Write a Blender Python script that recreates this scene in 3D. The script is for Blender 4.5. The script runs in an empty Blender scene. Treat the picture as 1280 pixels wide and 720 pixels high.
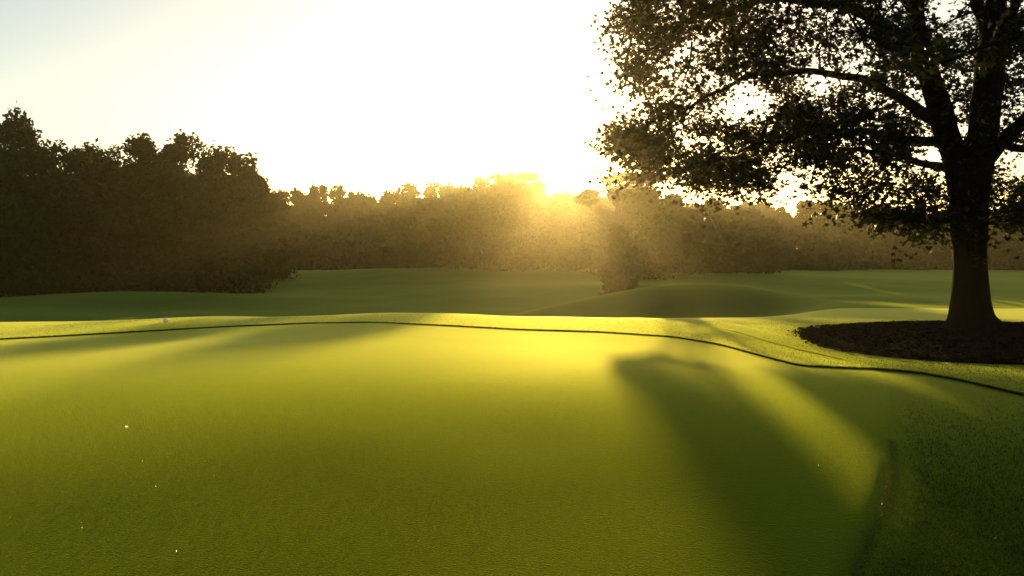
import bpy, math, random
import numpy as np
from mathutils import Vector

SC = bpy.context.scene
COL = SC.collection
RNG = np.random.default_rng(11)
R = math.radians

# ------------------------------------------------------------------ constants
CAM_H = 1.7
SUN_EL = R(7.4)
SUN_AZ = R(3.72)                 # to the right of straight ahead (+Y)
TS = math.tan(SUN_EL)


def at(px, py, depth):
    """a point seen at a pixel of the 1280 px photograph, at a depth"""
    return np.array([(px - 640) / 1000 * depth, depth, CAM_H - (py - 320) / 1000 * depth])


# ------------------------------------------------------------------ helpers
def tag(o, label=None, cat=None, group=None, kind=None):
    if label: o['label'] = label
    if cat: o['category'] = cat
    if group: o['group'] = group
    if kind: o['kind'] = kind
    return o


def empty(name, loc):
    o = bpy.data.objects.new(name, None)
    COL.objects.link(o)
    o.location = loc
    return o


def mesh_obj(name, V, F, mat, parent=None, smooth=False, n=None):
    """V (k,3) array; F (m,n) array of equal sized faces, or a list of lists"""
    me = bpy.data.meshes.new(name)
    V = np.asarray(V, dtype=np.float32)
    if isinstance(F, np.ndarray):
        m, n = F.shape
        me.vertices.add(len(V))
        me.vertices.foreach_set('co', V.ravel())
        me.loops.add(m * n)
        me.loops.foreach_set('vertex_index', F.astype(np.int32).ravel())
        me.polygons.add(m)
        me.polygons.foreach_set('loop_start', np.arange(0, m * n, n, dtype=np.int32))
        me.update(calc_edges=True)
    else:
        me.from_pydata([tuple(map(float, v)) for v in V], [], F)
        me.update()
    if smooth:
        me.polygons.foreach_set('use_smooth', np.ones(len(me.polygons), dtype=bool))
    me.materials.append(mat)
    o = bpy.data.objects.new(name, me)
    COL.objects.link(o)
    if parent: o.parent = parent
    return o


def grid_faces(nr, nc):
    i = np.arange(nr - 1)[:, None] * nc + np.arange(nc - 1)[None, :]
    return np.stack([i, i + 1, i + nc + 1, i + nc], -1).reshape(-1, 4)


def hash2(ix, iy, seed):
    h = (ix.astype(np.int64) * 374761393 + iy.astype(np.int64) * 668265263 + seed * 1442695041) & 0xffffffff
    h = ((h ^ (h >> 13)) * 1274126177) & 0xffffffff
    return ((h ^ (h >> 16)) & 0xffff) / 65535.0


def vnoise(x, y, seed=0):
    x = np.asarray(x, float); y = np.asarray(y, float)
    ix, iy = np.floor(x), np.floor(y)
    fx, fy = x - ix, y - iy
    fx = fx * fx * (3 - 2 * fx); fy = fy * fy * (3 - 2 * fy)
    a = hash2(ix, iy, seed); b = hash2(ix + 1, iy, seed)
    c = hash2(ix, iy + 1, seed); d = hash2(ix + 1, iy + 1, seed)
    return (a * (1 - fx) + b * fx) * (1 - fy) + (c * (1 - fx) + d * fx) * fy


def smooth01(t):
    t = np.clip(t, 0, 1)
    return t * t * (3 - 2 * t)


# ------------------------------------------------------------------ materials
def new_mat(name):
    m = bpy.data.materials.new(name)
    m.use_nodes = True
    nt = m.node_tree
    b = nt.nodes['Principled BSDF']
    return m, nt, b


def N(nt, typ, **kw):
    n = nt.nodes.new(typ)
    for k, v in kw.items():
        setattr(n, k, v)
    return n


def turf_mat(name, c1, c2, rough, spec, sheen, bump, bscale, sheen_tint=(.64, .80, .05, 1)):
    m, nt, b = new_mat(name)
    L = nt.links.new
    g = N(nt, 'ShaderNodeNewGeometry')
    n1 = N(nt, 'ShaderNodeTexNoise'); n1.inputs['Scale'].default_value = .35; n1.inputs['Detail'].default_value = 4
    n2 = N(nt, 'ShaderNodeTexNoise'); n2.inputs['Scale'].default_value = bscale * .35; n2.inputs['Detail'].default_value = 5
    n2.inputs['Roughness'].default_value = .75
    L(g.outputs['Position'], n1.inputs['Vector']); L(g.outputs['Position'], n2.inputs['Vector'])
    mx = N(nt, 'ShaderNodeMix', data_type='RGBA')
    mx.inputs[6].default_value = (*c1, 1); mx.inputs[7].default_value = (*c2, 1)
    ad = N(nt, 'ShaderNodeMath', operation='ADD'); ml = N(nt, 'ShaderNodeMath', operation='MULTIPLY')
    L(n1.outputs['Fac'], ad.inputs[0]); L(n2.outputs['Fac'], ad.inputs[1])
    L(ad.outputs[0], ml.inputs[0]); ml.inputs[1].default_value = .5
    rp = N(nt, 'ShaderNodeValToRGB'); rp.color_ramp.elements[0].position = .42; rp.color_ramp.elements[1].position = .58
    L(ml.outputs[0], rp.inputs['Fac']); L(rp.outputs['Color'], mx.inputs[0])
    L(mx.outputs[2], b.inputs['Base Color'])
    b.inputs['Roughness'].default_value = rough
    b.inputs['Specular IOR Level'].default_value = 0
    b.inputs['Sheen Weight'].default_value = sheen
    b.inputs['Sheen Roughness'].default_value = .35
    b.inputs['Sheen Tint'].default_value = sheen_tint
    n3 = N(nt, 'ShaderNodeTexNoise'); n3.inputs['Scale'].default_value = bscale; n3.inputs['Detail'].default_value = 3
    L(g.outputs['Position'], n3.inputs['Vector'])
    bp = N(nt, 'ShaderNodeBump'); bp.inputs['Strength'].default_value = bump; bp.inputs['Distance'].default_value = .02
    L(n3.outputs['Fac'], bp.inputs['Height']); L(bp.outputs['Normal'], b.inputs['Normal'])
    # wet blades shine yellow-green when seen flat against the light
    gl = N(nt, 'ShaderNodeBsdfGlossy'); gl.inputs['Roughness'].default_value = rough
    gl.inputs['Color'].default_value = (.80, .76, .20, 1)
    L(bp.outputs['Normal'], gl.inputs['Normal'])
    lw = N(nt, 'ShaderNodeLayerWeight'); lw.inputs['Blend'].default_value = .5
    pw = N(nt, 'ShaderNodeMath', operation='POWER'); pw.inputs[1].default_value = 9
    ms = N(nt, 'ShaderNodeMath', operation='MULTIPLY'); ms.inputs[1].default_value = spec
    L(lw.outputs['Facing'], pw.inputs[0]); L(pw.outputs[0], ms.inputs[0])
    mx2 = N(nt, 'ShaderNodeMixShader')
    L(ms.outputs[0], mx2.inputs[0]); L(b.outputs[0], mx2.inputs[1]); L(gl.outputs[0], mx2.inputs[2])
    L(mx2.outputs[0], nt.nodes['Material Output'].inputs['Surface'])
    return m


def leaf_mat(name, c1, c2, trans, rough=.5, spec=.3, scale=1.5):
    m, nt, b = new_mat(name)
    L = nt.links.new
    g = N(nt, 'ShaderNodeNewGeometry')
    n1 = N(nt, 'ShaderNodeTexNoise'); n1.inputs['Scale'].default_value = scale; n1.inputs['Detail'].default_value = 3
    L(g.outputs['Position'], n1.inputs['Vector'])
    rp = N(nt, 'ShaderNodeValToRGB')
    rp.color_ramp.elements[0].position = .38; rp.color_ramp.elements[1].position = .62
    rp.color_ramp.elements[0].color = (*c1, 1); rp.color_ramp.elements[1].color = (*c2, 1)
    L(n1.outputs['Fac'], rp.inputs['Fac'])
    L(rp.outputs['Color'], b.inputs['Base Color'])
    b.inputs['Roughness'].default_value = rough
    b.inputs['Specular IOR Level'].default_value = spec
    t = N(nt, 'ShaderNodeBsdfTranslucent')
    hs = N(nt, 'ShaderNodeHueSaturation'); hs.inputs['Value'].default_value = 1.6; hs.inputs['Hue'].default_value = .48
    L(rp.outputs['Color'], hs.inputs['Color']); L(hs.outputs['Color'], t.inputs['Color'])
    mx = N(nt, 'ShaderNodeMixShader'); mx.inputs[0].default_value = trans
    L(b.outputs[0], mx.inputs[1]); L(t.outputs[0], mx.inputs[2])
    L(mx.outputs[0], nt.nodes['Material Output'].inputs['Surface'])
    return m


def bark_mat(name, c1, c2, sc=6, dist=.03):
    m, nt, b = new_mat(name)
    L = nt.links.new
    tc = N(nt, 'ShaderNodeNewGeometry')
    mp = N(nt, 'ShaderNodeMapping'); mp.inputs['Scale'].default_value = (1, 1, .18)
    L(tc.outputs['Position'], mp.inputs['Vector'])
    n1 = N(nt, 'ShaderNodeTexNoise'); n1.inputs['Scale'].default_value = sc * 2; n1.inputs['Detail'].default_value = 6
    v = N(nt, 'ShaderNodeTexVoronoi'); v.inputs['Scale'].default_value = sc * 1.6
    L(mp.outputs[0], n1.inputs['Vector']); L(mp.outputs[0], v.inputs['Vector'])
    mx = N(nt, 'ShaderNodeMix', data_type='RGBA')
    mx.inputs[6].default_value = (*c1, 1); mx.inputs[7].default_value = (*c2, 1)
    L(n1.outputs['Fac'], mx.inputs[0]); L(mx.outputs[2], b.inputs['Base Color'])
    b.inputs['Roughness'].default_value = 1
    b.inputs['Specular IOR Level'].default_value = .03
    ad = N(nt, 'ShaderNodeMath', operation='ADD')
    L(n1.outputs['Fac'], ad.inputs[0]); L(v.outputs['Distance'], ad.inputs[1])
    bp = N(nt, 'ShaderNodeBump'); bp.inputs['Strength'].default_value = .9; bp.inputs['Distance'].default_value = dist
    L(ad.outputs[0], bp.inputs['Height']); L(bp.outputs['Normal'], b.inputs['Normal'])
    return m


M_GREEN = turf_mat('putting_turf', (.009, .027, .001), (.026, .048, .002), .78, .95, 1.0, .60, 95)
M_FRINGE = turf_mat('fringe_turf', (.012, .030, .001), (.020, .038, .002), .78, .75, .8, .3, 130)
M_ROUGH = turf_mat('rough_turf', (.009, .026, .001), (.022, .042, .002), .78, .9, .9, .8, 80)
M_FAIRWAY = turf_mat('fairway_turf', (.010, .042, .016), (.019, .058, .024), .7, .20, .25, 1.0, 20)
M_BLADE = leaf_mat('grass_blade', (.026, .054, .001), (.046, .074, .002), .5, .12, .5, 3)
M_STRAW = leaf_mat('straw_blade', (.06, .09, .012), (.10, .12, .02), .4, .5, .3, 4)
M_MULCH = bark_mat('mulch_bark', (.007, .005, .0035), (.015, .010, .007), 14, .03)
M_BARK = bark_mat('dark_bark', (.009, .007, .005), (.022, .017, .012))
M_LEAF = leaf_mat('maple_leaf', (.008, .014, .003), (.015, .022, .004), .22, .5, .08)
M_FAR = leaf_mat('far_leaf', (.024, .031, .006), (.036, .044, .008), .2, .85, .03, .25)
M_FARBARK = bark_mat('grey_bark', (.04, .03, .022), (.07, .055, .04), 2)

# ------------------------------------------------------------------ terrain
CREST_PX = [-400, 0, 60, 150, 235, 270, 360, 470, 560, 650, 800, 900, 990, 1100, 1200, 1400, 1800]
CREST_PY = [416, 411, 409, 404, 401, 404, 401, 396, 397, 402, 404, 404, 403, 400, 401, 403, 404]
CR_D = 21.0


def crest_z(x):
    px = 640 + x / CR_D * 1000
    # soft average so that the crest rolls
    s = 0
    for k in (-25, -12, 0, 12, 25):
        s = s + np.interp(px + k, CREST_PX, CREST_PY)
    return CAM_H - (s / 5 - 320) / 1000 * CR_D


def bump2(x, y, cx, cy, rx, ry, rot=0.0):
    c, s = math.cos(rot), math.sin(rot)
    u = ((x - cx) * c + (y - cy) * s) / rx
    v = (-(x - cx) * s + (y - cy) * c) / ry
    return np.exp(-(u * u + v * v))


TREE = (9.75, 16.3)


def T(x, y):
    x = np.asarray(x, float); y = np.asarray(y, float)
    zc = crest_z(np.clip(x, -30, 30))
    near = zc * smooth01(y / CR_D)
    # green tilts towards the viewer with shallow swales, shaped to darken the foreground
    q = np.clip(9.9 - y, -4, 12); near = near - .055 * (q + np.sqrt(q * q + 4)) / 2 + .055 * .12
    q = np.clip(6.8 - y, -4, 12); near = near - .022 * ((q + np.sqrt(q * q + 1)) / 2 - .03)
    near = near + .16 * bump2(x, y, 0, 9.6, 30, 3.6)  # swell shaped to brighten the band behind it
    near = near + .05 * bump2(x, y, -3.0, 13.5, 5, 3) - .05 * bump2(x, y, .2, 6.3, 1.0, 2.6, -.06)
    near = near - .04 * bump2(x, y, -7.5, 17, 2.6, 1.6)
    near = near + .13 * bump2(x, y, TREE[0], TREE[1] + .2, 3.6, 3.4)
    drop = 3.0 * smooth01((y - CR_D) / 27.0)
    rise = 1.5 * smooth01((y - 55) / 110.0)
    z = near * (1 - smooth01((y - 21) / 14)) - drop + rise
    # mounds of the far fairway
    z = z + 3.0 * bump2(x, y, 10.5, 45, 11.5, 7)
    z = z + .8 * bump2(x, y, 31, 72, 17, 10, .12)
    z = z + .75 * bump2(x, y, 10, 88, 16, 9)
    z = z + .9 * bump2(x, y, -38, 78, 13, 8)
    z = z + .8 * bump2(x, y, -62, 60, 18, 7) + .5 * bump2(x, y, -8, 120, 22, 12)
    far = smooth01((y - 30) / 25)
    z = z + far * (.22 * (vnoise(x / 13, y / 10, 3) - .5) + .08 * (vnoise(x / 5, y / 4, 4) - .5))
    # sunlit shelf that runs on behind the big tree
    ppx = 640 + 1000 * x / np.maximum(y, 1)
    yedge = np.interp(ppx, [960, 1010, 1100, 1280, 1500], [43, 41, 37, 30, 27])
    wsh = smooth01((ppx - 930) / 130) * (1 - smooth01((y - yedge) / 5)) * smooth01((y - 20.5) / 2)
    z = z * (1 - wsh) + wsh * (-.025 - .0215 * (y - 21))
    z = z + .012 * (vnoise(x / 1.6, y / 1.6, 5) - .5) * (1 - far)
    z = z + 1.75 * bump2(x, y, 0, 116, 55, 22)
    z = z + .5 * smooth01((y - 230) / 200)
    return z


def axis(brk):
    out = []
    for (a, b, st) in brk:
        out += list(np.arange(a, b, st))
    return np.array(out)


ys = axis([(-58, -2, 4), (-2, 2, .5), (2, 24, .14), (24, 60, .5), (60, 180, 1.5), (180, 330, 8), (330, 640, 40)])
xp = axis([(0, 16, .16), (16, 40, .6), (40, 130, 2), (130, 460, 20)])
xs = np.concatenate([-xp[::-1][:-1], xp])
X, Y = np.meshgrid(xs, ys)
Z = T(X, Y)
V = np.stack([X, Y, Z], -1).reshape(-1, 3)
ground = mesh_obj('ground', V, grid_faces(len(ys), len(xs)), M_ROUGH, smooth=True)
ground.data.materials.append(M_FAIRWAY)
_fy = np.repeat(.5 * (ys[1:] + ys[:-1]), len(xs) - 1)
ground.data.polygons.foreach_set('material_index', (_fy > 29).astype(np.int32))
tag(ground, kind='structure')

# --- line of the green's lip (photo pixels on the ground) -> world
LIP_PX = [-500, -200, 0, 60, 150, 270, 380, 470, 560, 650, 750, 840, 900, 950, 1000, 1050, 1100, 1150, 1200, 1280, 1400, 1600]
LIP_PY = [438, 432, 425, 422, 417, 410, 405, 404, 408, 413, 416, 422, 432, 446, 459, 461.5, 463, 468, 477, 496, 512, 534]


def lip_pts(PX, PY, n):
    px = np.linspace(PX[0], PX[-1], n)
    py = np.interp(px, PX, PY)
    k = 9
    ker = np.ones(k) / k
    py = np.convolve(np.pad(py, (k // 2, k // 2), mode='edge'), ker, 'valid')
    x = np.zeros(n); y = np.zeros(n)
    for i in range(n):
        d = CAM_H / ((py[i] - 320) / 1000)
        for _ in range(12):
            z = float(T((px[i] - 640) / 1000 * d, d))
            d = .5 * d + .5 * (CAM_H - z) / ((py[i] - 320) / 1000)
        x[i] = (px[i] - 640) / 1000 * d; y[i] = d
    return x, y


lx, ly = lip_pts(LIP_PX, LIP_PY, 700)
GREEN_E = ([1.3, 2.26, 2.64, 3.19, 3.65, 4.2, 4.7, 5.1, 5.5, 5.8],
           [3.2, 5.26, 5.74, 6.68, 7.7, 8.8, 9.9, 10.9, 11.9, 13])     # right edge of the putting green: x over y


def green_edge_x(y):
    return sum(np.interp(y + k, GREEN_E[1], GREEN_E[0]) for k in (-.4, -.2, 0, .2, .4)) / 5


# putting green: a sheet 4 mm above the ground, from the foreground to the lip
def sheet(name, rows, mat, lift):
    """rows: list of (n,2) polylines; they are joined into one sheet lying on the terrain"""
    P = np.array(rows)
    nr, nc, _ = P.shape
    s_ = np.linspace(0, 1, nc)[None, :]
    z = T(P[..., 0], P[..., 1]) + lift * (1 - 1.5 * smooth01((s_ - .992) / .008))
    V = np.concatenate([P, z[..., None]], -1).reshape(-1, 3)
    return mesh_obj(name, V, grid_faces(nr, nc), mat, smooth=True)


rows = []
for yy in np.linspace(1.0, 19.5, 330):
    xr = green_edge_x(yy)
    xx = -16 + (xr + 16) * np.linspace(0, 1, 150)
    rows.append(np.stack([xx, np.minimum(yy, np.interp(xx, lx, ly) + .25)], -1))
putting_green = sheet('putting_green', rows, M_GREEN, .010)
tag(putting_green, kind='structure')

# fringe: raised sheet that begins with a small turf step at the lip
rows = []
H_STEP = .025
offs = [0, 0, .015, .04, .1, .25, .5, .9, 1.4, 2.0, 2.8, 3.8, 5.0, 6.5, 8.5, 11]
prof = [-.02, .6, .9, 1, 1, 1, 1, 1, 1, 1, .95, .85, .7, .45, .2, -.15]
wob = .03 * (vnoise(np.arange(700) / 3.0, np.zeros(700), 9) - .5)
P = []
for o_, p_ in zip(offs, prof):
    yy = ly + wob + o_
    xx = lx + (.15 * o_) * np.sign(lx) * 0
    z = T(xx, yy) + H_STEP * p_ * (.45 + .85 * vnoise(lx / 1.3 + 5, lx * 0, 91)) + .008
    P.append(np.stack([xx, yy, z], -1))
P = np.array(P)
fringe = mesh_obj('fringe_turf', P.reshape(-1, 3), grid_faces(*P.shape[:2]), M_FRINGE, smooth=True)
tag(fringe, kind='structure')


def fringe_lift(x, y):
    yl_ = np.interp(x, lx, ly)
    d = y - yl_
    return np.where(d > 0, H_STEP * np.interp(d, offs[1:], prof[1:]) * (.45 + .85 * vnoise(x / 1.3 + 5, x * 0, 91)) + .008, .006)


# second, finer mowing line on the fringe: low ridge of uncut turf
def ridge_strip(name, PX, PY, w, h, mat, lift_fn):
    x, y = lip_pts(PX, PY, 220)
    x2, y2 = x, y
    tx = np.gradient(x2); ty = np.gradient(y2)
    l = np.hypot(tx, ty); nx, ny = -ty / l, tx / l
    P = []
    for u, hh in ((-1, -.01), (-.75, .6), (-.2, 1), (.5, .7), (1, -.01)):
        xx = x2 + nx * u * w; yy = y2 + ny * u * w
        fade = np.minimum(1, np.minimum(np.arange(220), 219 - np.arange(220)) / 30)
        P.append(np.stack([xx, yy, T(xx, yy) + lift_fn(xx, yy) + h * hh * fade], -1))
    P = np.array(P)
    return mesh_obj(name, P.reshape(-1, 3), grid_faces(*P.shape[:2]), mat, smooth=True)


tag(ridge_strip('mown_ridge_turf', [895, 930, 960, 1000, 1040, 1075], [409.5, 418, 428, 439, 448, 456], .07, .025, M_FRINGE, fringe_lift),
    kind='structure')


# ------------------------------------------------------------------ mulch bed round the big tree
def mulch_bed():
    na, nr_ = 160, 46
    cx, cy = 11.0, 15.2
    a = np.linspace(0, 2 * np.pi, na, endpoint=False)
    # outline: long ellipse drawn out towards the left (a teardrop)
    rx = np.where(np.cos(a) < 0, 5.3, 6.0)
    ry = np.where(np.sin(a) < 0, 4.1, 3.9)
    er = (np.abs(np.cos(a) / rx) ** 3 + np.abs(np.sin(a) / ry) ** 3) ** (-1 / 3)
    er = er * (1 + .05 * (vnoise(a * 4, a * 0, 21) - .5))
    P = []
    for j in range(nr_):
        t = j / (nr_ - 1)
        t = 1 - (1 - t) ** 1.0
        r = er * t
        x = cx + r * np.cos(a + .0) + (t ** 2) * 0
        y = cy + r * np.sin(a)
        edge = smooth01((1 - t) / .06)
        z = T(x, y) + fringe_lift(x, y) + .0 + edge * (.06 + .05 * (vnoise(x * 9, y * 9, 31) - .5) + .03 * (vnoise(x * 23, y * 23, 32) - .5)) - .02 * (1 - edge)
        P.append(np.stack([x, y, z], -1))
    P = np.array(P)
    nrr, nc, _ = P.shape
    i = np.arange(nrr - 1)[:, None] * nc
    j = np.arange(nc)[None, :]
    F = np.stack([i + j, i + (j + 1) % nc, i + nc + (j + 1) % nc, i + nc + j], -1).reshape(-1, 4)
    o = mesh_obj('mulch_bed', P.reshape(-1, 3), F, M_MULCH, smooth=True)
    tag(o, kind='structure')
    # loose bark chips over the bed
    n = 26000
    ang = RNG.uniform(0, 2 * np.pi, n); rr = np.sqrt(RNG.uniform(0, 1.0, n)) * (1 + .02 * RNG.normal(size=n))
    e = np.interp(ang, a, er, period=2 * np.pi)
    x = cx + e * rr * np.cos(ang); y = cy + e * rr * np.sin(ang)
    z = T(x, y) + fringe_lift(x, y) + .07
    c = np.stack([x, y, z], -1)
    q = random_frames(n, 1.1)
    s = RNG.uniform(.02, .05, n)[:, None]
    u = q[:, 0] * s; v = q[:, 1] * s * .45
    Vv = np.stack([c - u - v, c + u - v, c + u + v, c - u + v], 1).reshape(-1, 3)
    chips = mesh_obj('bark_mulch', Vv, np.arange(4 * n).reshape(n, 4), M_MULCH)
    tag(chips, 'loose dark bark chips covering the bed under the big tree', 'mulch', kind='stuff')


def random_frames(n, tilt=None):
    """n random orthonormal frames; with tilt the normals stay within that angle of +Z"""
    nrm = RNG.normal(size=(n, 3))
    if tilt is not None:
        nrm = nrm / np.linalg.norm(nrm, axis=1)[:, None] * tilt * .7
        nrm[:, 2] = 1
    nrm /= np.linalg.norm(nrm, axis=1)[:, None]
    r = RNG.normal(size=(n, 3))
    u = np.cross(nrm, r); u /= np.linalg.norm(u, axis=1)[:, None]
    v = np.cross(nrm, u)
    return np.stack([u, v, nrm], 1)


mulch_bed()


# ------------------------------------------------------------------ tubes (trunks, limbs)
def tube(pts, rad, nseg=8, rough=0.0, seed=0, flare=None):
    pts = np.asarray(pts, float); rad = np.asarray(rad, float)
    n = len(pts)
    tan = np.gradient(pts, axis=0)
    tan /= np.linalg.norm(tan, axis=1)[:, None] + 1e-9
    up = np.array([0.0, 1.0, 0.0]) if abs(tan[0][2]) > .5 else np.array([0, 0, 1.0])
    a = np.linspace(0, 2 * np.pi, nseg, endpoint=False)
    V = []
    u = np.cross(up, tan[0]); u /= np.linalg.norm(u)
    for i in range(n):
        u = u - tan[i] * np.dot(u, tan[i]); u /= np.linalg.norm(u)
        v = np.cross(tan[i], u)
        r = np.full(nseg, rad[i])
        if rough:
            r = r * (1 + rough * (vnoise(a * 1.6 + seed, np.full(nseg, i * .35), seed) - .5) * 2)
        if flare is not None:
            r = r * (1 + flare[i] * (.5 + .5 * np.cos(5 * a + 1.1)) )
        V.append(pts[i] + np.cos(a)[:, None] * u * r[:, None] + np.sin(a)[:, None] * v * r[:, None])
    V.append(pts[-1:] + tan[-1] * rad[-1])
    V = np.concatenate(V)
    F = []
    for i in range(n - 1):
        for j in range(nseg):
            k = (j + 1) % nseg
            F.append([i * nseg + j, i * nseg + k, (i + 1) * nseg + k, (i + 1) * nseg + j])
    top = n * nseg
    for j in range(nseg):
        F.append([(n - 1) * nseg + j, (n - 1) * nseg + (j + 1) % nseg, top, top])
    return V, F


class MB:
    def __init__(self): self.V = []; self.F = []; self.n = 0

    def add(self, V, F):
        self.V.append(V); self.F += [[v + self.n for v in f] for f in F]; self.n += len(V)

    def build(self, name, mat, parent=None):
        F = [f if f[-1] != f[-2] else f[:3] for f in self.F]
        return mesh_obj(name, np.concatenate(self.V), F, mat, parent, smooth=True)


def resample(P, n):
    """smooth (Catmull-Rom) polyline through P (k,4: x,y,z,r)"""
    P = np.asarray(P, float)
    Q = np.vstack([2 * P[0] - P[1], P, 2 * P[-1] - P[-2]])
    k = len(P) - 1
    out = []
    for t in np.linspace(0, k - 1e-6, n):
        i = int(t); f = t - i
        a, b, c, d = Q[i], Q[i + 1], Q[i + 2], Q[i + 3]
        out.append(.5 * ((2 * b) + (-a + c) * f + (2 * a - 5 * b + 4 * c - d) * f * f + (-a + 3 * b - 3 * c + d) * f ** 3))
    return np.array(out)


# ------------------------------------------------------------------ the big tree
LEAF = []
for k in range(10):
    ang = math.pi / 2 + k * math.pi / 5
    r = (1.0, .40)[k % 2]
    if k % 2 == 0 and k in (4, 6): r = .72
    LEAF.append((r * math.cos(ang), r * math.sin(ang)))
LEAF = np.array(LEAF)


def big_tree():
    root = empty('maple_tree', (TREE[0], TREE[1], float(T(*TREE))))
    tag(root, 'big dark spreading tree in the mulch bed at the right, only one close by', 'tree')
    D0 = TREE[1]
    o3 = np.array(root.location)

    def I(px, py, dd=0.0, r=.1):
        p = at(px, py, D0 + dd) - o3
        return [p[0], p[1], p[2], r]

    limbs = []
    # main bole
    bole = [I(1216, 420, 0, .50), I(1215, 404, 0, .455), I(1214, 385, 0, .41), I(1213, 340, 0, .385), I(1212, 290, 0, .39),
            I(1212, 240, 0, .43), I(1216, 205, 0, .40)]
    right = [I(1214, 250, 0, .36), I(1224, 195, .02, .36), I(1231, 140, .05, .33), I(1238, 80, .1, .33), I(1243, 40, .1, .30), I(1247, -20, .2, .2),
             I(1252, -120, .4, .14), I(1250, -260, .6, .07), I(1240, -400, .6, .03)]
    left = [I(1208, 262, 0, .33), I(1198, 215, -.05, .30), I(1184, 165, -.1, .28), I(1166, 110, -.2, .25), I(1150, 50, -.4, .21), I(1140, -20, -.6, .17),
            I(1120, -130, -.9, .12), I(1105, -260, -1.0, .06), I(1095, -380, -1, .03)]
    mains = [
        (bole, 16), (right, 12), (left, 12),
        ([I(1241, 58, .1, .2), I(1228, 20, 0, .16), I(1219, -15, -.1, .13), I(1210, -120, -.6, .09), I(1190, -260, -1.6, .03)], 9),
        ([I(1246, 66, .1, .2), I(1266, 38, .3, .16), I(1290, 8, .6, .14), I(1350, -60, 1.4, .1), I(1430, -150, 2.4, .03)], 9),
        ([I(1228, 205, 0, .2), I(1252, 178, -.3, .17), I(1282, 148, -.8, .15), I(1350, 90, -1.6, .11), I(1450, 40, -2.2, .07), I(1560, 10, -2.6, .03)], 9),
        ([I(1180, 158, -.1, .2), I(1148, 138, .3, .14), I(1100, 108, .8, .11), I(1040, 92, 1.3, .09), I(960, 92, 1.8, .07), I(900, 112, 2.1, .05), I(840, 148, 2.3, .025)], 8),
        ([I(1158, 80, -.3, .18), I(1120, 40, -1.0, .13), I(1060, 10, -1.7, .10), I(980, 0, -2.2, .07), I(880, 20, -2.6, .05), I(800, 70, -2.8, .02)], 8),
        ([I(1186, 175, -.1, .14), I(1140, 176, -1.2, .10), I(1080, 165, -2.2, .07), I(1010, 165, -3.0, .05), I(930, 190, -3.5, .02)], 8),
        ([I(1148, 20, -.5, .14), I(1090, -60, .3, .11), I(1010, -110, 1.0, .08), I(920, -120, 1.5, .05), I(830, -90, 1.9, .02)], 8),
        ([I(1200, 215, .1, .13), I(1160, 205, 1.4, .10), I(1100, 190, 3.0, .07), I(1040, 190, 4.4, .05), I(980, 205, 5.6, .02)], 8),
        ([I(1236, 110, .2, .15), I(1250, 70, 1.8, .11), I(1270, 50, 3.4, .08), I(1290, 60, 5.4, .03)], 8),
        ([I(1236, 100, 0, .15), I(1250, 40, -1.6, .11), I(1280, -10, -3.2, .08), I(1320, -60, -5.0, .03)], 8),
        ([I(1240, 0, .1, .12), I(1300, -110, -.6, .1), I(1390, -190, -.8, .06), I(1480, -240, -.8, .03)], 8),
        ([I(1170, 130, -.2, .14), I(1150, 90, -1.9, .10), I(1120, 60, -3.6, .07), I(1080, 50, -5.2, .03)], 8),
        ([I(1250, 180, 0, .12), I(1300, 190, 1.0, .08), I(1370, 195, 1.9, .05), I(1450, 215, 2.6, .02)], 7),
    ]
    mb = MB()
    nodes = []      # (pos, radius)
    for idx, (P, ns) in enumerate(mains):
        n = len(P) * 5
        Q = resample(P, n)
        if idx:
            w = np.linspace(0, 1, n)[:, None]
            Q[:, :3] += .07 * w * np.stack([np.sin(np.arange(n) * .9 + idx), np.cos(np.arange(n) * .7 + 2 * idx), np.sin(np.arange(n) * 1.1 + idx)], -1)
        fl = None
        if idx == 0:
            h = Q[:, 2]
            fl = np.clip(.95 * np.exp(-np.clip(h, 0, 9) / .26), 0, .95)
        V, F = tube(Q[:, :3], np.maximum(Q[:, 3] * .84, .012), 20 if idx == 0 else ns + 2, .07, idx * 7 + 1, fl)
        if idx == 0:
            lowest = V[:, 2] < .05
            V[lowest, 2] = -.12
        mb.add(V, F)
        if idx: nodes += [(q[:3], q[3]) for q in Q[4:]]
    nodes_p = np.array([p for p, r in nodes])

    # sprays: crown volume, denser towards the shell
    cr = 8.0
    targets = []
    rs = np.random.default_rng(5)
    while len(targets) < 640:
        x, y = rs.uniform(-cr - .4, cr + .4, 2)
        r = math.hypot(x, y)
        if r > cr: continue
        zb = np.interp(r, [0, 1.5, 2.5, 4, 6, 8.3], [4.2, 3.3, 2.15, 2.35, 2.6, 3.3])
        zt = 3.8 + 9.2 * math.sqrt(max(0, 1 - (r / (cr + .15)) ** 2))
        zb += .5 * vnoise(math.atan2(y, x) * 3, r * .6, 41)
        if zt < zb + .5: zt = zb + .5
        z = rs.uniform(zb, zt)
        # shell preference
        dshell = min(zt - z, (z - zb) * 1.3, (cr - r) * 1.2)
        if rs.random() > .35 + .65 * math.exp(-dshell / 1.1): continue
        if vnoise(x / 1.7 + 40 + z * .3, y / 1.7 + z / 1.5 + 9, 44) < .33: continue
        if z < 5.2 and rs.random() < .45: continue
        # a gap next to the two stems, where the photograph shows sky
        p = np.array([x, y, z])
        pw = p + o3
        ppx = 640 + 1000 * pw[0] / pw[1]; ppy = 320 - 1000 * (pw[2] - CAM_H) / pw[1]
        if 1166 < ppx < 1216 and -60 < ppy < 66: continue
        if ((ppx - 1006) / 34) ** 2 + ((ppy - 236) / 26) ** 2 < 1: continue
        if ppy > 262 and ppx < 1040: continue
        if ppy > 225 and ppx < 840: continue
        if ppx < 775 - 6 * math.sin(ppy * .04): continue
        if y < -1.5 and 1196 < ppx < 1240 and ppy > 20: continue
        targets.append(p)
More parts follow.
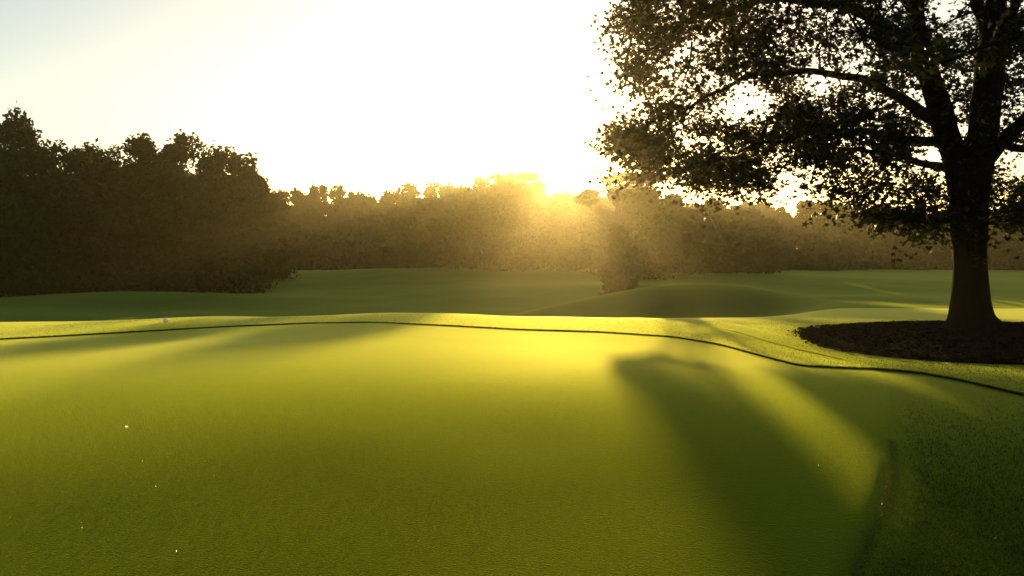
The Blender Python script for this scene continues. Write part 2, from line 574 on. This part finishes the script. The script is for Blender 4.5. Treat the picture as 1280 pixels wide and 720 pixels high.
    RIM = ([755, 800, 840, 880, 960, 985, 1012, 1040, 1080, 1130, 1165, 1190, 1240, 1290, 1400],
           [196, 213, 224, 238, 242, 216, 214, 256, 280, 292, 296, 284, 280, 286, 270])
    k = 0
    while k < 85:
        ppx = rs.uniform(775, 1420); ppy = np.interp(ppx, *RIM) - rs.uniform(2, 46)
        if 1196 < ppx < 1240: continue
        if ((ppx - 1006) / 32) ** 2 + ((ppy - 230) / 24) ** 2 < 1: continue
        dd = rs.normal(0, 1.6)
        p = at(ppx, ppy, D0 + dd) - o3
        if dd < .3 and 1190 < ppx < 1245: continue
        targets.append(p); k += 1
    order = np.argsort([np.min(np.linalg.norm(nodes_p - t, axis=1)) for t in targets])
    LV = []
    for oi in order:
        t = targets[oi]
        d = np.linalg.norm(nodes_p - t, axis=1) + .35 * np.maximum(0, nodes_p[:, 2] - t[2] - .3)
        j = int(np.argmin(d)); s = nodes_p[j]
        L_ = np.linalg.norm(t - s)
        mid = (s + t) / 2 + np.array([0, 0, .13 * L_]) + rs.normal(0, .05 * L_, 3)
        r0 = min(.05, .012 + .011 * L_)
        Q = resample([[*s, r0], [*mid, r0 * .7], [*t, .006]], max(5, int(L_ * 3) + 3))
        V, F = tube(Q[:, :3], Q[:, 3], 5)
        mb.add(V, F)
        nodes_p = np.vstack([nodes_p, Q[2:, :3]])
        # side twigs and leaves along the outer part
        dirn = (t - s) / (L_ + 1e-6)
        for k in range(7):
            f = rs.uniform(.35, 1.0)
            b = Q[int(f * (len(Q) - 1)), :3]
            tw = dirn * rs.uniform(.1, .5) + rs.normal(0, .36, 3); tw[2] = tw[2] * .6 - .08
            e = b + tw * rs.uniform(.7, 1.4)
            V, F = tube(np.array([b, (b + e) / 2 + [0, 0, .04], e]), [.009, .006, .004], 3)
            mb.add(V, F)
            nl = 20 if t[2] > 5 else 15
            ft = rs.uniform(.15, 1.05, nl)[:, None]
            c = b + (e - b) * ft + rs.normal(0, .15, (nl, 3)) * [1, 1, .8]
            LV.append(c)
    mb.build('trunk', M_BARK, root)
    C = np.concatenate(LV)
    n = len(C)
    q = random_frames(n, 1.6)
    flip = RNG.uniform(size=n) < .35
    q2 = random_frames(n)
    q[flip] = q2[flip]
    s = RNG.uniform(.055, .098, n)[:, None, None]
    V = C[:, None, :] + (q[:, None, 0] * LEAF[None, :, 0, None] + q[:, None, 1] * LEAF[None, :, 1, None]) * s
    # cup the leaves a little
    V = V + q[:, None, 2] * s * (.25 * (LEAF[None, :, 0, None] ** 2))
    mesh_obj('foliage', V.reshape(-1, 3), np.arange(10 * n).reshape(n, 10), M_LEAF, root)
    print('maple leaves', n)


big_tree()


# ------------------------------------------------------------------ middle and far trees
def crown_points(clumps, n, rs, fuzz=.18):
    """leaf centres in a set of ellipsoid clumps (x,y,z,rx,rz), mostly near their shells"""
    clumps = np.array(clumps)
    w = clumps[:, 3] ** 2
    idx = rs.choice(len(clumps), n, p=w / w.sum())
    d = rs.normal(size=(n, 3)); d /= np.linalg.norm(d, axis=1)[:, None]
    r = rs.uniform(.25, 1.0, n) ** .5 * (1 + rs.normal(0, fuzz, n))
    c = clumps[idx]
    return c[:, :3] + d * r[:, None] * np.stack([c[:, 3], c[:, 3], c[:, 4]], -1)


def leaves_mesh(C, size, rs):
    n = len(C)
    nr = rs.normal(size=(n, 3)); nr /= np.linalg.norm(nr, axis=1)[:, None]
    r = rs.normal(size=(n, 3)); u = np.cross(nr, r); u /= np.linalg.norm(u, axis=1)[:, None]; v = np.cross(nr, u)
    s = rs.uniform(.6, 1.3, n)[:, None] * size
    # pointed leaf spray: a kite
    V = np.stack([C - u * s, C - v * s * .55 + u * s * .1, C + u * s * 1.1, C + v * s * .55 + u * s * .1], 1).reshape(-1, 3)
    return V, np.arange(4 * n).reshape(n, 4)


def tree_mesh(h, cr, seed, base=.22, nclump=34, nleaf=9000, leaf=.22, shape='round'):
    """crown clumps of a free-standing tree of height h and crown radius cr, base at z=0"""
    rs = np.random.default_rng(seed)
    cl = []
    zc = h * (base + (1 - base) * .5); hz = h * (1 - base) * .5
    k = 0
    while k < nclump:
        d = rs.normal(size=3); d /= np.linalg.norm(d)
        f = rs.uniform(.35, .86)
        p = np.array([d[0] * cr * f, d[1] * cr * f, zc + d[2] * hz * f])
        if p[2] < h * .35: p[0] *= 1.25; p[1] *= 1.25
        if shape == 'cone':
            g = 1 - .75 * (p[2] - h * base) / (h * (1 - base)); p[0] *= g; p[1] *= g
        rr = cr * rs.uniform(.22, .38)
        cl.append([*p, rr, rr * rs.uniform(.65, .9)]); k += 1
    cl.append([0, 0, zc, cr * .55, hz * .8])
    cl.append([0, 0, h * .12, cr * .9, h * .14])
    for _ in range(4):
        cl.append([rs.normal(0, .2) * cr, rs.normal(0, .2) * cr, h * .9, cr * .2, h * .09])
    C = crown_points(cl, nleaf, rs)
    C = C[C[:, 2] > -.3]
    LV, LF = leaves_mesh(C, leaf, rs)
    # trunk and limbs reaching into the clumps
    mb = MB()
    n = 14
    t = np.linspace(0, 1, n)
    ax = np.stack([.02 * h * np.sin(t * 5 + seed), .02 * h * np.cos(t * 4 + seed) - .02 * h * math.cos(seed), t * h * .86], -1)
    ax[0] = [0, 0, -.4]
    rad = np.interp(t, [0, .08, 1], [.034 * h, .024 * h, .003 * h])
    V, F = tube(ax, rad, 9, .08, seed)
    mb.add(V, F)
    for c in cl[:nclump]:
        c = np.array(c[:3])
        i = int(np.clip((c[2] - .35 * np.hypot(c[0], c[1])) / (h * .86) * n, 2, n - 2))
        s = ax[i]
        m = (s + c) / 2 + [0, 0, .05 * h * rs.uniform(-.3, .6)]
        Q = resample([[*s, rad[i] * .55], [*m, rad[i] * .35], [*c, .02]], 7)
        V, F = tube(Q[:, :3], Q[:, 3], 5)
        mb.add(V, F)
    return mb, (LV, LF), cl


def single_tree(name, label, pos, h, cr, seed, group=None, **kw):
    root = empty(name, pos)
    tag(root, label, 'tree', group)
    mb, (LV, LF), _ = tree_mesh(h, cr, seed, **kw)
    mb.build('trunk', M_FARBARK, root)
    mesh_obj('foliage', LV, LF, M_FAR, root)
    return root


# left-hand row: (px of the axis, py of the top, depth, crown radius, label)
LEFT = [
    (-175, 118, 74, 6.5, 'tall dark tree at the far left end of the left tree row'),
    (-85, 128, 78, 6.0, 'broad dark tree left of the spiky topped one, mostly outside the picture'),
    (22, 138, 80, 4.2, 'tallest tree of the left row, with a spiky top beside the picture edge'),
    (78, 176, 84, 4.6, 'lower dark tree right next to the spiky tallest tree'),
    (128, 178, 90, 4.4, 'flat topped dark tree left of the airy round crowned tree'),
    (178, 168, 86, 4.0, 'round dark tree with sky showing through its upper left crown'),
    (222, 164, 88, 4.4, 'airy round crowned tree at the middle of the left tree row'),
    (268, 182, 92, 3.5, 'narrow tree between the airy crown and the last loose tree'),
    (304, 190, 88, 3.2, 'last loose airy tree where the left row drops to the hazy wood'),
    (338, 236, 104, 3.6, 'short hazy tree at the right foot of the left row'),
]
for i, (px, py, d, cr, lab) in enumerate(LEFT):
    p = at(px, py, d)
    z0 = float(T(p[0], p[1])) - .1
    single_tree('broadleaf_tree', lab, (p[0], p[1], z0), p[2] - z0, cr, 100 + i * 3, 'trees in the left row',
                base=.0, nclump=52, nleaf=24000 if py < 230 else 10000, leaf=.26)

# rounded trees that stand out of the far wood on both sides of the sun
DOME = [
    (575, 231, 178, 8.5, 'hazy rounded tree at the left shoulder of the middle tree hump'),
    (612, 219, 182, 7.5, 'hazy tree just left of the top of the middle tree hump'),
    (640, 214, 186, 6.5, 'topmost hazy tree of the hump left of the sun'),
    (668, 227, 190, 5.0, 'hazy tree on the sunward slope of the hump, left of the notch'),
    (704, 236, 192, 6.5, 'low glaring tree in the notch straight under the sun'),
    (738, 236, 190, 5.0, 'low hazy tree in the right half of the bright notch'),
    (775, 228, 184, 6.0, 'hazy rounded tree right of the bright notch'),
    (818, 246, 184, 7.0, 'low hazy tree behind the tips of the lowest maple leaves'),
    (864, 253, 184, 7.5, 'low hazy tree standing out of the wood under the hanging leaves'),
    (566, 240, 118, 5.2, 'leftmost of the darker rounded trees in front of the hazy hump'),
    (598, 233, 115, 5.2, 'second from the left of the darker rounded trees before the hump'),
    (634, 231, 112, 5.2, 'tallest darker rounded tree in front of the hump, left of the sun'),
    (668, 237, 117, 4.6, 'darker rounded tree on the sun side of the hump'),
    (704, 245, 114, 4.8, 'low darker rounded tree in the glare directly beneath the sun'),
    (742, 243, 118, 4.8, 'low darker rounded tree between the glare and the broad tree'),
    (846, 242, 114, 4.8, 'darker rounded tree just right of the broad tree before the wood'),
    (533, 250, 121, 5.4, 'darker tree low on the left end of the middle hump'),
    (497, 257, 125, 5.4, 'small tree trailing off the left end of the middle hump'),
    (935, 260, 122, 5.4, 'small darker tree trailing off to the right before the wood'),
    (892, 252, 117, 5.4, 'rightmost darker rounded tree before the wood, under the leaves'),
]
for i, (px, py, d, cr, lab) in enumerate(DOME):
    p = at(px, py, d)
    z0 = float(T(p[0], p[1])) - .1
    single_tree('broadleaf_tree', lab, (p[0], p[1], z0), p[2] - z0, cr, 300 + i * 5, 'rounded trees under the sun',
                base=.0, nclump=44, nleaf=12000 if d > 150 else 20000, leaf=.5 if d > 150 else .32)


# far wood: one mass along the horizon
def far_wood():
    rs = np.random.default_rng(77)
    Vs, Fs, n0 = [], [], 0
    mb = MB()
    prof_px = [-900, -300, 250, 330, 400, 450, 480, 530, 580, 640, 700, 760, 840, 900, 960, 1020, 1080, 1150, 1280, 1500, 2200]
    prof_py = [150, 190, 215, 236, 230, 236, 240, 224, 236, 236, 244, 244, 252, 254, 252, 250, 256, 262, 258, 250, 240]
    px = -700
    while px < 2000:
        d = rs.uniform(188, 206)
        top = np.interp(px, prof_px, prof_py) + rs.uniform(-3, 7)
        p = at(px, top, d)
        z0 = float(T(p[0], p[1]))
        h = p[2] - z0
        cr = rs.uniform(4.8, 7.0)
        rows_ = [(p[0], p[1], h)] + [(p[0] + rs.uniform(-3, 3), d + rs.uniform(-12, -6), h * rs.uniform(.72, .88))]
        for (x, y, hh) in rows_:
            zz = float(T(x, y))
            m, (LV, LF), _ = tree_mesh(hh, cr, int(rs.integers(1e6)), base=.0, nclump=18, nleaf=3600, leaf=.7)
            Vs.append(LV + [x, y, zz]); Fs.append(LF + n0); n0 += len(LV)
            t = np.array([[x, y, zz - .5], [x, y, zz + hh * .6]])
            Vt, Ft = tube(t, [.35, .12], 6)
            mb.add(Vt, Ft)
        px += rs.uniform(15, 27)
    V = np.concatenate(Vs); F = np.concatenate(Fs)
    o = mesh_obj('far_wood', V, F, M_FAR)
    tag(o, 'distant hazy wood closing off the fairway along the horizon', 'wood', kind='stuff')
    mb.build('trunk', M_FARBARK, o)['kind'] = 'stuff'


far_wood()


def sky_block_wood():
    """unseen wood behind the viewer, added to block sky light from the back"""
    rs = np.random.default_rng(177)
    Vs, Fs, n0 = [], [], 0
    mb = MB()
    for k in range(19):
        a = R(-92 + 184 * k / 18)
        d = rs.uniform(24, 30)
        x, y = d * math.sin(a) * 1.25, -d * math.cos(a) - 3
        h = rs.uniform(19, 24)
        zz = float(T(x, y))
        m, (LV, LF), _ = tree_mesh(h, rs.uniform(4.2, 5.2), int(rs.integers(1e6)), base=.0, nclump=26, nleaf=7000, leaf=.42)
        Vs.append(LV + [x, y, zz]); Fs.append(LF + n0); n0 += len(LV)
        Vt, Ft = tube(np.array([[x, y, zz - .5], [x, y, zz + h * .6]]), [.35, .12], 6)
        mb.add(Vt, Ft)
    o = mesh_obj('sky_block_wood', np.concatenate(Vs), np.concatenate(Fs), M_FAR)
    tag(o, 'unseen wood edge added behind the viewer to block sky light', 'wood', kind='stuff')
    mb.build('trunk', M_FARBARK, o)['kind'] = 'stuff'


sky_block_wood()  # trees out of view, added to dim the sky fill


# trees that shade the green, the slim one added for its shadow
def clump_tree(name, label, pos, clumps, seed, nleaf, leaf=.13, group=None, trunk_r=.14, fork=.45):
    """clumps in world x, y, z with rx, rz; the trunk stands at pos and its limbs reach every clump"""
    rs = np.random.default_rng(seed)
    root = empty(name, pos)
    tag(root, label, 'tree', group)
    P = np.array(pos)
    cl = [[c[0] - P[0], c[1] - P[1], c[2] - P[2], c[3], c[4]] for c in clumps]
    top = max(c[2] for c in cl)
    mb = MB()
    ax = np.array([[0, 0, -.3, trunk_r * 1.3], [0, 0, .3, trunk_r], [.05, 0, top * fork, trunk_r * .8], [0, .05, top * .9, trunk_r * .25]])
    Q = resample(ax, 14)
    V, F = tube(Q[:, :3], Q[:, 3], 8, .08, seed); mb.add(V, F)
    for c in cl:
        c3 = np.array(c[:3])
        i = int(np.clip(fork * 14 - 1 + rs.uniform(-1, 2), 1, 12))
        Qb = resample([[*Q[i, :3], trunk_r * .35], [*((Q[i, :3] + c3) / 2 + [0, 0, -.08 * abs(c3[0])]), trunk_r * .2], [*c3, .015]], 9)
        V, F = tube(Qb[:, :3], Qb[:, 3], 5); mb.add(V, F)
    mb.build('trunk', M_FARBARK, root)
    C = crown_points(cl, nleaf, rs, .14)
    LV, LF = leaves_mesh(C, leaf, rs)
    mesh_obj('foliage', LV, LF, M_FAR, root)


def cast(x, y, D):
    """where the sun ray through ground point (x, y) crosses depth D"""
    t = D - y
    return x + math.tan(SUN_AZ) * t, float(T(x, y)) + TS * t / math.cos(SUN_AZ)


def shadow_clumps(pts, D, rx, rz, dy=.4):
    rs = np.random.default_rng(3)
    out = []
    for (x, y) in pts:
        X_, H_ = cast(x, y, D)
        out.append([X_, D + rs.uniform(-dy, dy), H_, rx, rz])
    return out


# added umbrella shaped shadow caster: its left clump makes the dark band right of the middle, the rest shades the right foreground
DB = 51.5
ptsA = [(2.35, 12.9), (2.0, 12.5), (1.75, 11.9), (2.75, 11.7), (1.6, 11.0), (1.95, 10.8), (1.65, 9.9), (2.1, 9.7), (1.75, 9.0), (2.3, 8.7), (1.8, 8.1),
        (2.35, 7.6), (1.85, 7.1), (2.3, 6.7), (1.8, 6.2), (2.1, 5.9), (2.3, 5.4), (1.75, 5.3), (2.05, 4.8), (2.3, 4.2), (1.8, 4.2)]
ptsB = [(3.9, 11.0), (4.4, 10.2), (3.9, 9.4), (4.4, 8.7), (3.75, 7.8), (4.3, 7.2), (3.6, 6.2), (4.3, 5.8), (3.6, 4.8), (4.3, 4.2), (3.5, 3.2),
        (5.6, 10.3), (6.2, 9.4), (5.5, 8.8), (6.3, 8.0), (5.5, 7.3), (6.2, 6.8), (5.4, 6.0), (6.2, 5.4), (5.4, 4.4), (5.0, 5.2), (5.2, 3.2), (4.9, 8.0)]
cB = shadow_clumps(ptsA, DB, .24, .15) + shadow_clumps(ptsB, DB, .40, .16, .9)
xB = float(np.mean([c[0] for c in cB])) + .5
zB = float(T(xB, DB))
for k in range(22):
    f_ = k / 21
    cB.append([xB + .7 * (1 - f_ * .6) * math.sin(k * 2.4), DB + .7 * (1 - f_ * .6) * math.cos(k * 2.4), zB + .3 + (3.3 - zB) * f_, .75 - .35 * f_, .4])
clump_tree('shadow_tree', 'slim flat crowned tree added right of the sun to shade the foreground', (xB, DB, float(T(xB, DB))), cB, 62, 11500,
           leaf=.13, trunk_r=.08, fork=.70)


def skirt(cl, xm, D, ztop, zbot, w0, w1, n, seed):
    """fills the crown below its shading top down to the ground"""
    rs = np.random.default_rng(seed)
    for k in range(n):
        f = (k + .5) / n
        w_ = w0 + (w1 - w0) * f ** .7
        a = k * 2.4
        rr = w_ * rs.uniform(.35, .8)
        cl.append([xm + rr * math.cos(a), D + rr * math.sin(a), ztop + (zbot - ztop) * f, w_ * .5, w_ * .42])
    return cl


# full crowned trees before the wood: only their tops reach the light over the green
for (pts, D, w0, w1, nl, lab, sd) in (
        ([(-4.6, 14.8), (-3.6, 15.2), (-4.2, 16.4), (-5.0, 17.4), (-3.4, 17.6), (-4.2, 18.8)], 122, 1.8, 5.0, 12000,
         'hazy rounded tree before the wood, close left of the sun', 63),
        ([(-8.9, 15.2), (-8.2, 15.8), (-7.9, 17.2), (-7.5, 18.4), (-7.1, 19.4)], 116, 1.8, 5.2, 12000,
         'hazy rounded tree before the wood, farther left of the sun', 64),
        ([(x, y) for y in (12.4, 13.8, 15.2, 16.6) for x in (6.8, 8.0, 9.2, 10.4, 11.6, 12.8) if not (x < 7 and y < 14)], 106, 3.4, 5.4, 16000,
         'broad tree in front of the wood, right of the bright notch', 65)):
    c = shadow_clumps(pts, D, 1.05, .38)
    xm = float(np.mean([q[0] for q in c])); zmin = min(q[2] for q in c); zb = float(T(xm, D))
    skirt(c, xm, D, zmin - .8, zb + .6, w0, w1, 40, sd)
    clump_tree('broadleaf_tree', lab, (xm, D, zb), c, sd, nl, leaf=.27, trunk_r=.3, fork=.4)


# ------------------------------------------------------------------ grass blades
def blades(name, label, n, region, hmin, hmax, wk, mat, seed, lean=.35, cat='grass'):
    """region(rs, n) -> x, y, z ; single tapering blades, each a thin kite"""
    rs = np.random.default_rng(seed)
    x, y, z = region(rs, n)
    n = len(x)
    h = rs.uniform(hmin, hmax, n)
    w = wk * np.clip(y / 6, .6, 2.2) * rs.uniform(.7, 1.3, n)
    a = rs.uniform(0, 2 * np.pi, n)
    c = np.stack([x, y, z - .002], -1)
    wd = np.stack([np.cos(a), np.sin(a), np.zeros(n)], -1) * w[:, None]
    ld = rs.normal(0, lean, (n, 2)) * h[:, None]
    tip = c + np.stack([ld[:, 0], ld[:, 1], h], -1)
    mid = c + (tip - c) * .55 - np.stack([ld[:, 0], ld[:, 1], np.zeros(n)], -1) * .12
    V = np.stack([c - wd, c + wd, mid + wd * .8, tip, mid - wd * .8], 1).reshape(-1, 3)
    o = mesh_obj(name, V, np.arange(5 * n).reshape(n, 5), mat)
    tag(o, label, cat, kind='stuff')
    return o


def sample_view(rs, n, y0, y1):
    """ground points spread evenly over the picture between two depths"""
    u = rs.uniform(1 / y1, 1 / y0, n); y = 1 / u
    x = rs.uniform(-.70, .70, n) * y
    return x, y


def reg_green(rs, n):
    x, y = sample_view(rs, n, 4.6, 16)
    k = (x < green_edge_x(y)) & (y < np.interp(x, lx, ly) - .03) & (rs.uniform(size=n) < .10 + .9 * smooth01((9.6 - y) / 4.2))
    x, y = x[k], y[k]
    return x, y, T(x, y) + .009


def reg_rough(rs, n):
    x, y = sample_view(rs, n, 4.6, 12)
    k = (x > green_edge_x(y) + .01) & (y < np.interp(x, lx, ly) - .02) & (rs.uniform(size=n) < smooth01((9.6 - y) / 3.2)) & (rs.uniform(size=n) < .15 + smooth01((x - green_edge_x(y)) / .35))
    x, y = x[k], y[k]
    return x, y, T(x, y)


def reg_fringe(rs, n):
    x, y = sample_view(rs, n, 9, 22)
    yl_ = np.interp(x, lx, ly)
    k = (y > yl_)
    inbed = (np.abs((x - 11.0) / 5.3) ** 3 + np.abs((y - 15.2) / 4.1) ** 3) < .94
    k &= ~inbed
    x, y = x[k], y[k]
    return x, y, T(x, y) + fringe_lift(x, y)


blades('green_grass', 'closely mown pale green grass of the putting green', 190000, reg_green, .003, .0065, .0012, M_BLADE, 1, .6)
blades('rough_grass', 'longer tufted grass right of the putting green edge', 220000, reg_rough, .012, .030, .0020, M_BLADE, 2, .5)
blades('fringe_grass', 'mown grass strip between the green and the mulch bed', 90000, reg_fringe, .006, .014, .0022, M_BLADE, 4, .5)


# pale collar of uncut grass along the right edge of the green
def reg_collar(rs, n):
    y = 1 / rs.uniform(1 / 7.6, 1 / 4.6, n)
    x = green_edge_x(y) + rs.normal(0, .03, n)
    return x, y, T(x, y)


blades('collar_grass', 'thin pale line of grass tips along the right edge of the green', 3800, reg_collar, .008, .018, .0014, M_STRAW, 6, .5)


# dew drops on the green
def dew():
    rs = np.random.default_rng(8)
    x, y = sample_view(rs, 12000, 4.6, 13)
    k = vnoise(x * 2.2, y * 2.2, 71) + rs.uniform(-.4, .4, len(x)) > .45
    x, y = x[k], y[k]
    z = T(x, y) + .0135
    n = len(x)
    r = rs.uniform(.0006, .0012, n)
    nu, nv = 8, 5
    P = []
    for i in range(nv + 1):
        th = math.pi * i / nv
        for j in range(nu):
            a = 2 * math.pi * j / nu
            P.append((math.sin(th) * math.cos(a), math.sin(th) * math.sin(a), math.cos(th)))
    P = np.array(P)
    F = np.array([[i * nu + j, i * nu + (j + 1) % nu, (i + 1) * nu + (j + 1) % nu, (i + 1) * nu + j] for i in range(nv) for j in range(nu)])
    V = (np.stack([x, y, z], -1)[:, None, :] + P[None] * r[:, None, None]).reshape(-1, 3)
    FF = (F[None] + (np.arange(n) * len(P))[:, None, None]).reshape(-1, 4)
    m, nt, b = new_mat('dew_water')
    b.inputs['Base Color'].default_value = (.8, .85, .6, 1)
    b.inputs['Roughness'].default_value = .5
    b.inputs['Transmission Weight'].default_value = .3
    b.inputs['IOR'].default_value = 1.33
    n_ = N(nt, 'ShaderNodeTexNoise'); n_.inputs['Scale'].default_value = 40
    bp = N(nt, 'ShaderNodeBump'); bp.inputs['Strength'].default_value = .1
    nt.links.new(n_.outputs['Fac'], bp.inputs['Height']); nt.links.new(bp.outputs['Normal'], b.inputs['Normal'])
    o = mesh_obj('dew_drops', V, FF, m, smooth=True)
    tag(o, 'tiny glinting dew drops scattered on the near green', 'dew', kind='stuff')


dew()


# tufts leaning over the lip of the fringe
def reg_lip(rs, n):
    px_ = rs.uniform(-60, 1340, n)
    x = np.interp(px_, 640 + 1000 * lx / ly, lx); y = np.interp(x, lx, ly) + rs.uniform(-.03, .05, n)
    return x, y, T(x, y) + np.where(rs.uniform(size=n) < .5, .01, .025)


blades('lip_grass', 'uneven grass tips along the lip between fringe and green', 26000, reg_lip, .010, .026, .0020, M_BLADE, 12, .6)

# tee marker on the left of the crest
def marker():
    d = 20.2
    x = (207 - 640) / 1000 * d
    z = float(T(x, d)) + float(fringe_lift(np.array([x]), np.array([d]))[0])
    root = empty('tee_marker', (x, d, z))
    tag(root, 'small white ball shaped marker on the lit crest at left', 'marker')
    m, nt, b = new_mat('white_paint')
    n_ = N(nt, 'ShaderNodeTexNoise'); n_.inputs['Scale'].default_value = 20
    rp = N(nt, 'ShaderNodeValToRGB'); rp.color_ramp.elements[0].color = (.7, .7, .66, 1); rp.color_ramp.elements[1].color = (.82, .82, .78, 1)
    nt.links.new(n_.outputs['Fac'], rp.inputs['Fac']); nt.links.new(rp.outputs['Color'], b.inputs['Base Color'])
    b.inputs['Roughness'].default_value = .3
    tr = N(nt, 'ShaderNodeBsdfTranslucent'); tr.inputs['Color'].default_value = (.9, .9, .84, 1)
    mx = N(nt, 'ShaderNodeMixShader'); mx.inputs[0].default_value = .6
    nt.links.new(b.outputs[0], mx.inputs[1]); nt.links.new(tr.outputs[0], mx.inputs[2])
    nt.links.new(mx.outputs[0], nt.nodes['Material Output'].inputs['Surface'])
    nu, nv = 20, 14
    V = []
    for i in range(nv + 1):
        th = math.pi * i / nv
        for j in range(nu):
            a = 2 * math.pi * j / nu
            V.append((.065 * math.sin(th) * math.cos(a), .065 * math.sin(th) * math.sin(a), .07 - .065 * math.cos(th)))
    F = [[i * nu + j, i * nu + (j + 1) % nu, (i + 1) * nu + (j + 1) % nu, (i + 1) * nu + j] for i in range(nv) for j in range(nu)]
    mesh_obj('ball', V, F, m, root, smooth=True)
    V, F = tube([[0, 0, -.06], [0, 0, .012]], [.008, .03], 10)
    F = [f if f[-1] != f[-2] else f[:3] for f in F]
    mesh_obj('spike', V, F, m, root)


marker()

# ------------------------------------------------------------------ haze
HAZE = .00025
hx0, hx1, hy0, hy1, hz0, hz1 = -470, 470, -60, 650, -6.0, 27.0
V = [(x, y, z) for z in (hz0, hz1) for (x, y) in ((hx0, hy0), (hx1, hy0), (hx1, hy1), (hx0, hy1))]
F = [[3, 2, 1, 0], [4, 5, 6, 7], [0, 1, 5, 4], [1, 2, 6, 5], [2, 3, 7, 6], [3, 0, 4, 7]]
hm = bpy.data.materials.new('haze')
hm.use_nodes = True
nt = hm.node_tree
nt.nodes.remove(nt.nodes['Principled BSDF'])
pv = N(nt, 'ShaderNodeVolumePrincipled')
pv.inputs['Color'].default_value = (1, .88, .52, 1)
pv.inputs['Density'].default_value = HAZE
pv.inputs['Anisotropy'].default_value = .88
nt.links.new(pv.outputs[0], nt.nodes['Material Output'].inputs['Volume'])
haze = mesh_obj('haze', V, F, hm)
tag(haze, 'golden morning mist over the fairway', 'haze', kind='stuff')
hm.cycles.homogeneous_volume = True

# ------------------------------------------------------------------ light
w = bpy.data.worlds.new('World')
SC.world = w
w.use_nodes = True
nt = w.node_tree
sky = nt.nodes.new('ShaderNodeTexSky')
sky.sky_type = 'NISHITA'
sky.sun_disc = False
sky.sun_elevation = SUN_EL
sky.sun_rotation = SUN_AZ
sky.air_density = 1.0
sky.dust_density = .9
sky.ozone_density = .3
bg = nt.nodes['Background']
bg.inputs['Strength'].default_value = .094
nt.links.new(sky.outputs[0], bg.inputs['Color'])

sl = bpy.data.lights.new('sun', 'SUN')
sl.energy = 5.0
sl.angle = R(.5)
sl.color = (1.0, .70, .27)
so = bpy.data.objects.new('sun', sl)
COL.objects.link(so)
sd = Vector((math.sin(SUN_AZ) * math.cos(SUN_EL), math.cos(SUN_AZ) * math.cos(SUN_EL), math.sin(SUN_EL)))
so.rotation_euler = sd.to_track_quat('Z', 'Y').to_euler()
so.location = (0, 0, 30)

# ------------------------------------------------------------------ camera
cam = bpy.data.cameras.new('camera')
cam.sensor_width = 36
cam.lens = 36 * 1000 / 1280
cam.shift_y = -40 / 1280          # horizon at y = 320 of 720
cam.clip_start = .1
cam.clip_end = 3000
co = bpy.data.objects.new('camera', cam)
COL.objects.link(co)
co.location = (0, 0, CAM_H)
co.rotation_euler = (R(90), 0, 0)
SC.camera = co

SC.view_settings.view_transform = 'Standard'
SC.view_settings.look = 'None'
SC.view_settings.exposure = 0.95
SC.view_settings.gamma = 1
SC.cycles.use_denoising = True
SC.cycles.max_bounces = 8
SC.cycles.volume_bounces = 1
SC.cycles.sample_clamp_indirect = 1.5
SC.cycles.transparent_max_bounces = 8
